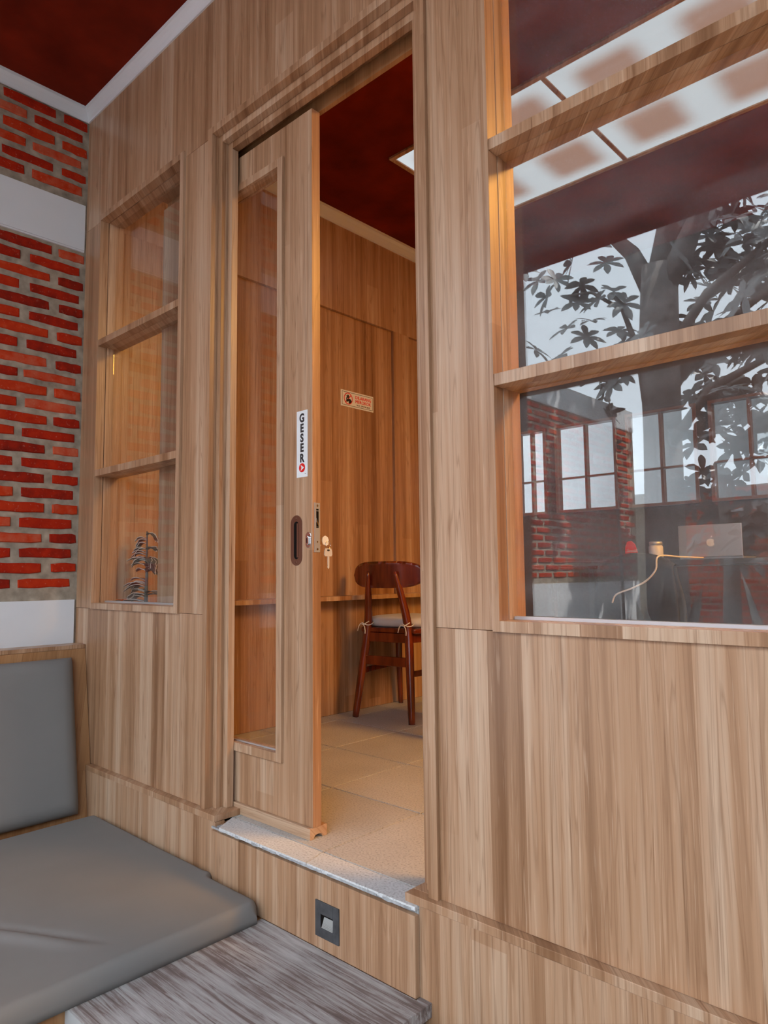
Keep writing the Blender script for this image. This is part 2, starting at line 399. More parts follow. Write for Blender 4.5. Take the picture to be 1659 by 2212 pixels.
# ------------------------------------------------------------------ the sliding door
DX, DF, DB = -1.5255, .085, .1175
DL = -2.392
pn = MB()
gx0, gx1, gz0, gz1 = -2.236, -1.680, .2125, 2.019
pn.box(DL, gx0-.001, DF, DB, .0315, 2.146); pn.box(gx1+.001, DX, DF, DB, .0315, 2.146)
pn.box(gx0-.001, gx1+.001, DF, DB, .0315, gz0-.001); pn.box(gx0-.001, gx1+.001, DF, DB, gz1+.001, 2.146)
door = struct('door_1', pn, M['wood'], 'half-open wooden sliding door with a tall narrow glass pane', 'door', bevel=.0012)
t = MB()
for y0, y1 in ((.0755, .0848), (.1177, .127)):
    t.box(gx0-.025, gx0, y0, y1, gz0-.0255, gz1+.0255); t.box(gx1, gx1+.025, y0, y1, gz0-.0255, gz1+.0255)
    t.box(gx0, gx1, y0, y1, gz0-.0255, gz0); t.box(gx0, gx1, y0, y1, gz1, gz1+.0255)
obj('glazing_trim', t, M['wood'], door, .0008)
t = MB(); t.box(gx0, gx1, .099, .103, gz0, gz1); obj('pane', t, M['glass'], door)
t = MB(); t.box(gx0+.001, gx1-.001, .094, .0988, gz0, gz0+.004); obj('pane_strip', t, M['seal'], door)
t = MB(); t.prism([(.0755,0),(.089,0),(.094,.0085),(.101,.011),(.112,.011),(.119,.0085),(.124,0),(.140,0),(.140,.0315),(.0755,.0315)], 0, DL, DX-.0015)
obj('bottom_rail', t, M['woodx'], door, .0015)
def oval(cx, cz, w, h, n=14):
    r = w/2; pts = []
    for k in range(n+1): a = PI*k/n; pts.append((cx+r*math.cos(a), cz+h/2-r+r*math.sin(a)))
    for k in range(n+1): a = PI+PI*k/n; pts.append((cx+r*math.cos(a), cz-h/2+r+r*math.sin(a)))
    return pts
def oval_ring(mb, cx, cz, w, h, w2, h2, y0, y1, n=14):
    a = oval(cx, cz, w, h, n); b = oval(cx, cz, w2, h2, n); k = len(a); base = len(mb.v)
    for y in (y1, y0):
        mb.v += [(p[0], y, p[1]) for p in a]; mb.v += [(p[0], y, p[1]) for p in b]
    for i in range(k):
        j = (i+1) % k; A, B, A2, B2 = base, base+k, base+2*k, base+3*k
        for q in ((A2+i, A2+j, B2+j, B2+i), (A+i, A+j, A2+j, A2+i), (B2+i, B2+j, B+j, B+i), (A+i, B+i, B+j, A+j)): mb.f.append(q); mb.sm.append(False)
hx, hz = -1.5955, .8335
t = MB(); oval_ring(t, hx, hz, .0518, .148, .0227, .111, .0832, .0849); h = obj('flush_pull', t, M['bronze'], door, .0005)
t = MB(); t.prism(oval(hx, hz, .0240, .1125), 1, .0846, .08485); obj('recess_shade', t, M['black'], h)  # flat black sheet paints the shade of the hollow
t = MB(); t.prism([(hx+.001, hz-.05), (hx+.009, hz-.05), (hx+.009, hz+.05), (hx+.001, hz+.05)], 1, .0842, .0846); obj('recess_wall', t, M['bronze'], h)
t = MB()
for zz_ in (.0655, -.0655): t.lathe([(.0, 0), (.003, 0), (.003, .0006), (0, .0008)], (0,0,0), 12)
t.v = [(hx+v[0], .0832-v[2], hz+(.0645 if i < 48 else -.0645)+v[1]) for i, v in enumerate(t.v)]
obj('screw', t, M['bronze'], h)
cx, cz = -1.541, .8325
t = MB(); t.prism(oval(cx, cz, .0248, .046), 1, .0822, .0849); e = obj('lock_escutcheon', t, M['chrome'], door, .001)
t = MB(); t.prism(oval(cx+.001, cz-.001, .011, .027), 1, .0765, .0822); obj('key_cylinder', t, M['chrome'], e, .001)
t = MB(); t.box(cx-.0006, cx+.0022, .0762, .0765, cz-.009, cz+.005); obj('keyhole', t, M['black'], e)
t = MB(); t.box(DX-.001, DX+.0016, .0917, .1134, .797, .9405); lp = obj('lock_faceplate', t, plain('grey_lock_metal', (.36,.37,.38), .35, metal=.25), door, .0004)
t = MB(); t.box(DX+.0014, DX+.0020, .0985, .1075, .871, .916); t.box(DX+.0014, DX+.0020, .0985, .1075, .8675, .8705)
t.box(DX+.0014, DX+.0020, .0985, .1075, .918, .923)
obj('bolt_slot', t, M['black'], lp)
t = MB(); t.prism([(.0985,.884),(.1065,.872),(.1065,.880),(.0985,.896)], 0, DX+.0018, DX+.0032); obj('hook_bolt', t, M['chrome'], lp)
t = MB()
for z in (.806, .932): t.tube([(DX+.0016, .1025, z), (DX+.0026, .1025, z)], .0035, 10)
t.tube([(DX+.0016, .1025, .827), (DX+.0024, .1025, .827)], .003, 8)
obj('screw', t, M['chrome'], lp)

# keys hanging from the inside lock
K = thing('key_bunch', 'small silver keys hanging from the inner lock of the sliding door', 'keys', (-1.5405, .1175, .833))
t = MB(); t.prism(oval(0, 0, .0248, .046), 1, .0, .004); obj('inner_escutcheon', t, M['chrome'], K)
t = MB(); t.prism([(-.002,-.003),(.002,-.003),(.002,.003),(-.002,.003)], 1, .004, .014)
t.prism([(.014+.004,-.004),(.022,-.012),(.034,-.016),(.042,-.012),(.044,0),(.040,.010),(.030,.014),(.020,.009),(.018,.004)], 0, -.0014, .0014)
obj('inserted_key', t, M['signwhite'], K, .0004)
t = MB(); t.tube([(.011*math.cos(a)*0+.002, .040+.011*math.sin(a), -.013+.011*math.cos(a)) for a in [2*PI*k/20 for k in range(21)]], .0009, 6, False); obj('key_ring', t, M['chrome'], K)
t = MB()
head = [(.029,-.023),(.051,-.023),(.055,-.030),(.056,-.042),(.052,-.047),(.028,-.047),(.024,-.042),(.025,-.030)]
t.prism(head, 0, .001, .0035); t.prism([(.037,-.047),(.0445,-.047),(.0445,-.080),(.041,-.084),(.037,-.080),(.037,-.076),(.0385,-.074),(.037,-.072)], 0, .0015, .0033)
obj('hanging_key', t, M['seatpad'], K, .0004)
t = MB(); t.prism([(.036,-.0265),(.044,-.0265),(.0455,-.030),(.043,-.032),(.037,-.032),(.0345,-.030)], 0, .0036, .0039); obj('key_hole', t, M['letterblack'], K)

# ------------------------------------------------------------------ lettering
def text(name, s, size, m, parent, loc, rot, bold=0.0, ext=.0003, sx=1.0, shear=0, align='CENTER', space=1.0, heavy=0.0):
    cu = bpy.data.curves.new(name, 'FONT'); cu.body = s; cu.size = size; cu.align_x = align; cu.align_y = 'CENTER'; cu.offset = bold; cu.extrude = ext; cu.shear = shear; cu.space_character = space
    o = bpy.data.objects.new(name, cu); C.objects.link(o)
    dg = bpy.context.evaluated_depsgraph_get(); me = bpy.data.meshes.new_from_object(o.evaluated_get(dg))
    bpy.data.objects.remove(o); me.name = name
    if heavy:      # thicken the strokes with shifted copies inside the same mesh
        bm = bmesh.new()
        for q_, (dx, dz) in enumerate(((-.5, 0), (.5, 0), (0, .35), (0, -.35))):
            m2 = me.copy(); m2.transform(Matrix.Translation((dx*heavy, dz*heavy, .0001*q_))); bm.from_mesh(m2); bpy.data.meshes.remove(m2)
        bm.to_mesh(me); bm.free()
    me.transform(Matrix.LocRotScale(Vector(loc), rot.to_quaternion(), None) @ Matrix.Diagonal((sx,1,1,1)))
    o = bpy.data.objects.new(name, me); C.objects.link(o); o.parent = parent; me.materials.clear(); me.materials.append(m)
    return o
from mathutils import Euler
FRONT = Euler((PI/2, 0, 0)).to_matrix()                 # faces -Y
EAST = (Euler((PI/2, 0, 0)).to_matrix())                # facing +X, text runs +Y
EAST = Matrix(((0,0,1),(1,0,0),(0,1,0)))
G = thing('door_sign', 'tall white sticker reading GESER with a red arrow dot on the sliding door', 'sign', (-1.5697, DF, 1.0185))
t = MB(); t.box(-.0243, .0243, -.0009, -.0001, 0, .1985); obj('sign_plate', t, M['signwhite'], G)
for ch, z in zip('GESER', (.1755, .1450, .1155, .0865, .0555)):
    text('lettering', ch, .0345, M['letterblack'], G, (-.0005, -.0012, z), FRONT, bold=.0014, sx=.86)
t = MB(); t.prism([(.0135*math.cos(2*PI*k/28), .0278+.0135*math.sin(2*PI*k/28)) for k in range(28)], 1, -.0014, -.0009); d = obj('arrow_dot', t, M['signred'], G)
t = MB(); t.prism([(-.0055,.0365),(.0095,.0278),(-.0055,.0191),(-.0020,.0278)], 1, -.0018, -.0014); obj('arrow', t, M['signwhite'], d)
t = MB(); t.box(.0125, .0175, -.0012, -.0009, .0085, .0095); t.box(.0125, .0145, -.0012, -.0009, .0098, .0106); obj('small_print', t, M['letterblack'], G)

# ------------------------------------------------------------------ brick side wall of the terrace
wl = MB(); wl.box(-3.02, -2.9055, -2.65, .03, GND, CEIL); wl.box(-3.02, -2.9055, -5.4, -2.65, GND, 2.30)
wall_left = struct('wall_left', wl, M['mortar'], 'red brick side wall with white painted bands', 'wall')
bk = MB(); rr = random.Random(3); pitch = .05955
def brick(y0, y1, z0, z1):
    j = lambda a: rr.uniform(-a, a); x = -2.8985 + rr.uniform(-.003, .002); nb = len(bk.v)
    m = 5; out = []
    # front outline with wobbly edges
    pts = [(y0+(y1-y0)*k/m, z0+j(.0022)) for k in range(m+1)] + [(y1-(y1-y0)*k/m, z1+j(.0022)) for k in range(m+1)]
    pts[0] = (y0+.002+abs(j(.003)), z0+.002); pts[m] = (y1-.002, z0+.002+abs(j(.002))); pts[m+1] = (y1-.002-abs(j(.003)), z1-.002); pts[-1] = (y0+.002, z1-.002-abs(j(.002)))
    n = len(pts); cy, cz_ = (y0+y1)/2, (z0+z1)/2
    inn = [(p[0]+(.004 if p[0] < cy else -.004), p[1]+(.0035 if p[1] < cz_ else -.0035)) for p in pts]
    bk.v += [(-2.907, *p) for p in pts] + [(x-.0035, *p) for p in pts] + [(x+j(.0012), *p) for p in inn]
    for r_ in range(2):
        for i in range(n):
            q = (i+1) % n; bk.f.append((nb+r_*n+i, nb+r_*n+q, nb+(r_+1)*n+q, nb+(r_+1)*n+i)); bk.sm.append(False)
    bk.f.append(tuple(nb+2*n+i for i in range(n))); bk.sm.append(False)
row = 0
for k in range(-20, 40):
    zt = 1.802 + pitch*k; zb = zt-.0375
    if zb < .646 or zt > 2.742 or (zt > 2.105 and zb < 2.33): continue
    for q in range(-1, 26):
        y1 = -.0155 + .117*(k % 2) - .2335*q + rr.uniform(-.004,.004); y0 = y1-.2065+rr.uniform(-.006,.006)
        y1 = min(y1, .004)
        if y1-y0 < .03 or y0 < -5.38: continue
        if zt > 2.3 and y0 < -2.64: continue
        brick(y0, y1, zb+rr.uniform(-.002,.002), zt+rr.uniform(-.002,.002))
obj('bricks', bk, M['brick'], wall_left)
bd = MB(); bd.box(-2.907, -2.8955, -5.4, .0, 2.1215, 2.3215); obj('upper_white_band', bd, M['white'], wall_left, .0008)
bd = MB(); bd.box(-2.907, -2.8965, -5.4, .0, 2.1135, 2.1205); obj('band_lip', bd, M['white'], wall_left, .0006)
bd = MB(); bd.box(-2.907, -2.8965, -5.4, .0, GND, .6425); obj('lower_white_band', bd, M['white'], wall_left, .0008)

wt = MB(); wt.box(2.6, 2.72, -2.65, .006, GND, CEIL)
struct('wall_side_blocker', wt, plain('dark_grey_paint', (.16,.165,.175), .8), 'unseen dark grey wall added on the right to block side light', 'wall')  # added out of view so light comes mostly from the garden side
wt = MB(); wt.box(4.2, 4.35, -9.0, -2.7, GND, 2.6)
struct('wall_bounce', wt, plain('grey_bounce_render', (.42,.44,.46), .9), 'unseen grey wall added right of the garden to block and bounce light', 'wall')  # added out of view to cut side light and bounce some back
# terrace ceiling, ground
c = MB(); c.box(-3.02, 3.4, -2.65, .006, CEIL, CEIL+.12); struct('ceiling', c, M['ceil'], 'dark red terrace ceiling above the brick corner', 'ceiling')
c = MB(); c.box(-3.02, 3.2, .006, 3.95, CEIL, CEIL+.12); struct('ceiling_inner', c, M['ceil'], 'dark red ceiling inside the room behind the door', 'ceiling')  # overhang past the back wall is added to shade the screen wall
g = MB(); g.box(-12, 12, -16, 5, GND-.2, GND); struct('ground', g, M['ground'], 'grey ground of the terrace and garden', 'ground')

# ------------------------------------------------------------------ inside the room
rx = [-2.772, -2.653, -2.249, -1.845, -1.445, -1.045]
while rx[-1] < 2.9: rx.append(rx[-1]+.4)
ry = [.0490, .4500, .8440, 1.2445, 1.645, 2.045, 2.445, 2.845, 3.0]
fl = MB(); base = MB(); fl.box(-2.85, 3.05, .065, 3.05, -.12, -.004)
fl.box(-1.86, -1.075, .0205, .065, -.12, -.022)
M['grout'] = plain('dark_grout', (.02,.017,.014), .95)
floor = struct('floor', fl, M['grout'], 'raised floor of the room inside the doorway', 'floor')
tl = MB()
for i in range(len(rx)-1):
    for j in range(len(ry)-1): tl.box(rx[i]+.003, rx[i+1]-.003, ry[j]+.003, ry[j+1]-.003, -.005, 0)
obj('tiles', tl, M['tile'], floor, .0008)
th = MB()
def flat(mb, poly, z0, z1): mb.prism(poly, 2, z0, z1)
flat(th, [(-1.8075,-.0315),(-1.4235,-.0285),(-1.4455,.0470),(-1.852,.0470)], -.009, 0)
flat(th, [(-1.4205,-.0285),(-1.060,-.0255),(-1.060,.0470),(-1.4425,.0470)], -.009, 0)
o = struct('threshold', th, M['tilelight'], 'pale speckled stone strip forming the doorway threshold', 'threshold', bevel=.0008)
ce = MB()
n = 130
for i in range(n):
    x0 = -1.846 + .786*i/n; x1 = x0+.786/n+.0003; k = noise.noise(Vector((x0*60, 0, 0)))*.0022
    ce.box(x0, x1, -.0135+k*.8, .004, -.0215, -.0092)
    k2 = noise.noise(Vector((x0*38, 4, 0)))
    if k2 > -.25: ce.box(x0, x1, -.0312+.0028*(x0+1.846)-.0008*abs(k2)+.0025*(x0+1.846), -.0255, -.0096-.003*abs(k2), -.0045+.002*k2)
obj('mortar_bed', ce, M['cement'], o)

wi = MB()   # left inner wall: base sheet, upper board, pilaster strips
wi.box(-2.82, -2.772, .06, 3.05, 0, CEIL)
wi.box(-2.772, -2.752, .06, 3.0, 2.187, CEIL); wi.box(-2.772, -2.752, 1.805, 1.945, .6205, 2.187); wi.box(-2.772, -2.752, .06, .30, .6205, 2.187)
wi.box(-2.772, -2.665, .06, 3.0, .598, .620)
struct('wall_left_inner', wi, M['wood'], 'wood panelled wall seen through the open doorway', 'wall', bevel=.0008)
cm = MB(); P2 = [(d*1.05, z*1.28) for d, z in prof]
cornice(cm, [(-2.752+d, .06, CEIL+z) for d, z in P2], [(-2.752+d, 3.0, CEIL+z) for d, z in P2])
struct('trim_8', cm, M['mould'], 'pale ceiling cornice inside the room above the wood panelled wall', 'cornice')
# back wall with a row of windows
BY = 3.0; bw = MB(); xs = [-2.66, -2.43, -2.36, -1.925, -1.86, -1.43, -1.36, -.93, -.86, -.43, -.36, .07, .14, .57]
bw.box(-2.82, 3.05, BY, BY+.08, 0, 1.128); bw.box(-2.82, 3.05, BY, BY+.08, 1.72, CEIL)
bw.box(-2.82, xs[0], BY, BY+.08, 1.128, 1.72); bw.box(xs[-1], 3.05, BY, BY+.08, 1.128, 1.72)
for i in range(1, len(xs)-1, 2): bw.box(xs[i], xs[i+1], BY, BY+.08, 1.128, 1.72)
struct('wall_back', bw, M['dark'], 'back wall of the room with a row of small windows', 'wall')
wn_ = 3
for i in range(0, len(xs), 2):
    f = MB(); a, b_ = xs[i], xs[i+1]; q = .018
    f.box(a, a+q, BY-.012, BY+.05, 1.128, 1.72); f.box(b_-q, b_, BY-.012, BY+.05, 1.128, 1.72); f.box(a+q, b_-q, BY-.012, BY+.05, 1.128, 1.128+q); f.box(a+q, b_-q, BY-.012, BY+.05, 1.72-q, 1.72)
    f.box((a+b_)/2-.008, (a+b_)/2+.008, BY, BY+.04, 1.128+q, 1.72-q); f.box(a+q, b_-q, BY, BY+.03, 1.352, 1.364)
    lab = ['back window at the far left end, beside the panelled wall', 'back window second from the panelled wall, right of the end one', 'back window third from the panelled wall', 'back window fourth from the panelled wall', 'back window fifth from the panelled wall', 'back window sixth from the panelled wall', 'back window seventh from the panelled wall'][i//2]
    w = struct('window_%d' % wn_, f, M['bronze'], lab, 'window'); wn_ += 1
    g = MB(); g.box(a+q, b_-q, BY+.018, BY+.022, 1.128+q, 1.72-q); obj('pane', g, M['glass'], w)
wr = MB(); wr.box(3.0, 3.08, .06, 3.08, GND, CEIL); struct('wall_right', wr, M['wood'], 'wood panelled right end wall of the room', 'wall')
cw = MB(); cw.box(-7, 7, 4.1, 4.2, GND, 6.0); struct('wall_sky_screen', cw, M['court'], 'pale rendered wall added behind the back windows to screen the bright sky', 'wall')  # added to keep the sky from glaring through the back panes

# ceiling light: three lit panels in a wooden frame
X0, X1, Y0, Y1 = -2.183, 2.00, 1.156, 1.987
LT = thing('ceiling_light', 'long recessed lit ceiling panel divided by thin wooden bars', 'ceiling light', (X0+.0115, Y0, CEIL-.012))
def LX(x): return x-LT.location.x
dv = [-2.183, -1.352, -.520, .311, 1.142, 1.973]
f = MB(); q = .023; ly = Y1-Y0
f.box(LX(X0)-.0, LX(dv[-1]), 0, q, 0, .012); f.box(LX(X0), LX(dv[-1]), ly-q, ly, 0, .012); f.box(LX(X0), LX(X0)+q, q, ly-q, 0, .012); f.box(LX(dv[-1])-q, LX(dv[-1]), q, ly-q, 0, .012)
obj('frame', f, M['wood'], LT, .001)
for d in dv[1:-1]:
    f = MB(); f.box(LX(d)-.010, LX(d)+.010, q, ly-q, .001, .012); obj('divider', f, M['wood'], LT, .0008)
for i in range(len(dv)-1):
    f = MB(); f.box(LX(dv[i])+(.023 if i == 0 else .010), LX(dv[i+1])-(.023 if i == 4 else .010), q, ly-q, .007, .011); obj('diffuser', f, M['diffuser'], LT)

# no-smoking sign on the panelled wall
NS = thing('no_smoking_sign', 'white sign reading DILARANG MEROKOK on the panelled wall', 'sign', (-2.772, 1.5135, 1.6655))
sw, sh = .1295, .092
t = MB(); t.box(0, .003, -sw, sw, 0, sh); obj('sign_plate', t, M['signwhite'], NS, .0008)
t = MB(); b = .008; tk = .0022
for (a0, a1, c0, c1) in ((-sw+b, sw-b, b, b+tk), (-sw+b, sw-b, sh-b-tk, sh-b), (-sw+b, -sw+b+tk, b, sh-b), (sw-b-tk, sw-b, b, sh-b)): t.box(.003, .0036, a0, a1, c0, c1)
obj('border_line', t, M['letterblack'], NS)
text('lettering', 'DILARANG', .0262, M['signred'], NS, (.0034, .0455, .0625), EAST, sx=.95, space=1.06, heavy=.0011)
text('lettering', 'MEROKOK', .0262, M['signred'], NS, (.0034, .0455, .0392), EAST, sx=.96, space=1.06, heavy=.0011)
text('lettering', 'NO SMOKING', .0135, M['letterblack'], NS, (.0034, .0465, .0195), EAST, sx=1.0, space=1.35, heavy=.0006)
t = MB(); yc, zc_, R0, R1 = -.0735, .047, .0335, .029; n = 40
for k in range(n):
    a, b2 = 2*PI*k/n, 2*PI*(k+1)/n
    t.prism([(yc+R1*math.cos(a), zc_+R1*math.sin(a)), (yc+R0*math.cos(a), zc_+R0*math.sin(a)), (yc+R0*math.cos(b2), zc_+R0*math.sin(b2)), (yc+R1*math.cos(b2), zc_+R1*math.sin(b2))], 0, .0032, .0042)
u = .0017*1.2; r7 = R1*.72
t.prism([(yc-r7-u, zc_-r7+u), (yc-r7+u, zc_-r7-u), (yc+r7+u, zc_+r7-u), (yc+r7-u, zc_+r7+u)], 0, .0032, .0038)
obj('prohibition_ring', t, M['signred'], NS)
t = MB(); t.prism([(yc-.002+.0085*math.cos(2*PI*k/20), zc_+.012+.0098*math.sin(2*PI*k/20)) for k in range(20)], 0, .0034, .0048)
t.prism([(yc-.015, zc_-.020), (yc-.016, zc_+.004), (yc-.0105, zc_+.008), (yc-.009, zc_-.006), (yc+.003, zc_+.001), (yc+.018, zc_-.002), (yc+.026, zc_-.012), (yc+.020, zc_-.023), (yc+.004, zc_-.0285), (yc+.004, zc_-.014), (yc-.006, zc_-.018)], 0, .0034, .0048)
obj('smoker_figure', t, M['letterblack'], NS)
t = MB(); t.prism([(yc-.026, zc_+.020), (yc-.010, zc_+.009), (yc-.009, zc_+.0105), (yc-.025, zc_+.0215)], 0, .0034, .0046); obj('cigarette', t, M['letterblack'], NS)

# ------------------------------------------------------------------ chairs
def curve(P, n=18):
    out = []
    for i in range(n+1):
        u = i/n*(len(P)-1); k = min(int(u), len(P)-2); f = u-k
        p0, p1, p2, p3 = P[max(k-1,0)], P[k], P[k+1], P[min(k+2,len(P)-1)]
        out.append(tuple(.5*((2*p1[j])+(-p0[j]+p2[j])*f+(2*p0[j]-5*p1[j]+4*p2[j]-p3[j])*f*f+(-p0[j]+3*p1[j]-3*p2[j]+p3[j])*f**3) for j in range(3)))
    return out
def make_chair(label):
    t = thing('dining_chair', label, 'chair', (-2.466, 1.373, 0), .121, 'red wooden chairs inside the room')
    def leg(pts, rad):
        # squash the tube into an oval blade
        m = MB(); m.tube(pts, rad, 12); return m
    for s in (-1, 1):
        p = curve([(s*.175, .0, .0), (s*.152, .026, .22), (s*.128, .050, .45), (s*.108, .030, .60), (s*.085, -.002, .745)])
        r = [.0165+.006*math.sin(PI*min(1, i/18*1.15)) if i < 16 else .0165-.003*(i-15) for i in range(19)]
        obj('rear_leg', leg(p, r), M['redwood'], t)
    for s in (-1, 1):
        p = curve([(s*.205, .455, .0), (s*.195, .43, .22), (s*.18, .405, .43)])
        obj('front_leg', leg(p, [.014+.007*i/18 for i in range(19)]), M['redwood'], t)
    # curved back rail
    m = MB(); n = 28
    def rail(u, v):
        x = (u-.5)*.45; e = 1-abs(2*u-1)**5
        hgt = .070*max(0.0, 1-abs(2*u-1)**4.2)**.5
        y = .068 - .055*(1-(2*u-1)**2)*.9
        z = .728 + (v-.5)*2*(hgt if v > .5 else hgt*.95)
        return (x, y, z)
    m.grid(lambda u, v: (rail(u, v)[0], rail(u, v)[1]-.009, rail(u, v)[2]), n, 8); b0 = len(m.v)
    m.grid(lambda u, v: (rail(u, v)[0], rail(u, v)[1]+.009, rail(u, v)[2]), n, 8)
    A = lambda i, j: i*9+j
    for i in range(n):
        for j in (0, 8): m.f.append((A(i,j), A(i+1,j), b0+A(i+1,j), b0+A(i,j))); m.sm.append(True)
    obj('backrest', m, M['redwood'], t, .004, 3)
    m = MB(); m.prism([(-.17,.045),(.17,.045),(.21,.20),(.215,.40),(.19,.45),(-.19,.45),(-.215,.40),(-.21,.20)], 2, .432, .458); obj('seat', m, M['redwood'], t, .008, 3)
    m = MB(); m.box(-.128, .128, .042, .060, .385, .432); m.box(-.185, .185, .40, .42, .385, .432)
    for s in (-1, 1): m.prism([(s*.130-.009,.05),(s*.130+.009,.05),(s*.185+.009,.41),(s*.185-.009,.41)], 2, .385, .432)
    obj('apron', m, M['redwood'], t, .003)
    m = MB(); m.box(-.146, .146, .026, .044, .268, .315)
    for s in (-1, 1): m.prism([(s*.150-.008,.03),(s*.150+.008,.03),(s*.198+.008,.43),(s*.198-.008,.43)], 2, .22, .25)
    obj('stretcher', m, M['redwood'], t, .003)
    return t
def make_pad(label):
    t = thing('seat_cushion', label, 'cushion', (-2.466, 1.373, 0), .121, 'pale seat cushions tied to the red chairs')
    m = MB(); n = 40
    def ringp(k, sc, z):
        a = 2*PI*k/n; c_, s_ = math.cos(a), math.sin(a)
        sx = abs(c_)**.62*(1 if c_ > 0 else -1); sy = abs(s_)**.62*(1 if s_ > 0 else -1)
        return (.198*sx*sc, .252+.192*sy*sc, z)
    rows = [(.90,.459),(.985,.468),(1.0,.482),(.985,.498),(.93,.507),(.80,.512),(.5,.516),(.0,.517)]
    for sc, z in rows: m.v += [ringp(k, sc, z) for k in range(n)]
    for i in range(len(rows)-1):
        for k in range(n): m.f.append((i*n+k, i*n+(k+1)%n, (i+1)*n+(k+1)%n, (i+1)*n+k)); m.sm.append(True)
    m.f.append(tuple(range(n-1,-1,-1))); m.sm.append(False)
    obj('pad', m, M['seatpad'], t)
    for s in (-1, 1):
        m = MB(); x = s*.128
        loop = [(x-.045*s*0 + .030*math.cos(a)-.0, .048+.030*math.sin(a), .476+.006*math.sin(2*a)) for a in [2*PI*k/18 for k in range(19)]]
        m.tube(loop, .0022, 6, False)
        kx, ky, kz = x, .017, .472
        m.tube([(kx+.024, .030, .49), (kx+.008, ky, .478), (kx, ky-.004, kz), (kx-.018, ky-.006, kz+.006), (kx-.028, ky-.008, kz-.008), (kx-.034, ky-.010, kz-.032)], .0024, 6)
        m.tube([(kx, ky-.004, kz), (kx+.012, ky-.010, kz-.010), (kx+.017, ky-.012, kz-.030), (kx+.016, ky-.012, kz-.045)], .0024, 6)
        obj('tie_string', m, M['cord'], t)
    return t
ch = make_chair('red-brown wooden chair with curved back rail, nearest the open doorway')
pad = make_pad('pale round seat cushion tied with white strings to the doorway chair')
dup(ch, (-1.868, 1.22, 0), .0, 'second red-brown chair, mostly hidden behind the right door jamb')
dup(pad, (-1.868, 1.22, 0), .0, 'pale seat cushion on the chair hidden behind the right door jamb')

# ------------------------------------------------------------------ bench, cushions, platform, step light
bn = thing('corner_bench', 'low built-in wooden bench with leaning back board at the brick corner', 'bench', (-2.2, -.9, GND))
def B(x, y, z): return (x+2.2, y+.9, z-GND)
m = MB(); m.box(*[a for a in (-2.88+2.2, -1.6085+2.2)], -1.9+.9, -.0145+.9, 0, PLT-.002-GND); obj('seat_base', m, M['bench'], bn, .002)
m = MB(); y0, y1 = -1.9+.9, .006+.9
sec = [(-2.800+2.2, .452-GND), (-2.6957+2.2, -.1885-GND), (-2.7177+2.2, -.1885-GND), (-2.822+2.2, .452-GND)]
def cut(za, zb):
    f = lambda z_, a, b_: a[0]+(b_[0]-a[0])*(z_-a[1])/(b_[1]-a[1])
    return [(f(zb, sec[0], sec[1]), zb), (f(za, sec[0], sec[1]), za), (f(za, sec[3], sec[2]), za), (f(zb, sec[3], sec[2]), zb)]
m.prism(cut(sec[1][1], -.001-GND), 1, y0, -.0145+.9); m.prism(cut(-.001-GND, sec[0][1]), 1, y0, y1); obj('back_board', m, M['bench'], bn, .001)
m = MB(); m.box(-2.894+2.2, -2.7985+2.2, y0, y1, .452-GND, .468-GND); obj('top_cap', m, M['wood'], bn, .002)

# back cushion leaning on the board
bc = MB(); th_ = math.atan2(.106, .651); ca, sa = math.cos(th_), math.sin(th_)
def back_pt(t_, s_, y):   # t_ out of the board, s_ up along it
    return (-2.694 + t_*ca - s_*sa, y, -.199 + t_*sa + s_*ca)
nu, nv = 30, 26; hC, dC, tC = .575, 1.15, .058
def bulge(u, v):
    e = min(1, min(u, 1-u)*dC/.05, 99); g = min(1, min(v, 1-v)*hC/.05)
    return math.sqrt(max(0, 1-(1-e)**2))*math.sqrt(max(0, 1-(1-g)**2))
def uu(i, n, w):   # denser near the ends
    t_ = i/n; return .5-.5*math.cos(PI*t_)
def bfront(a, b_):
    u, v = .5-.5*math.cos(PI*a), .5-.5*math.cos(PI*b_); k = bulge(u, v)
    return back_pt(.003+tC*(.30+.70*k)+.004*math.sin(PI*u)*math.sin(PI*v), .052+hC*v, -.058-dC*u)
bc.grid(bfront, nu, nv); f0 = len(bc.v)
bc.grid(lambda a, b_: back_pt(.003, .052+hC*(.5-.5*math.cos(PI*b_)), -.058-dC*(.5-.5*math.cos(PI*a))), nu, nv)
def seam(mb, o0, o1, nu, nv):
    I = lambda i, j: i*(nv+1)+j
    for i in range(nu):
        for j in (0, nv): mb.f.append((o0+I(i,j), o0+I(i+1,j), o1+I(i+1,j), o1+I(i,j))); mb.sm.append(True)
    for j in range(nv):
        for i in (0, nu): mb.f.append((o0+I(i,j), o0+I(i,j+1), o1+I(i,j+1), o1+I(i,j))); mb.sm.append(True)
seam(bc, 0, f0, nu, nv)
o = obj('back_cushion', bc, M['cloth_grey']); tag(o, 'upright grey padded back cushion leaning on the bench board', 'cushion'); at_base(o)

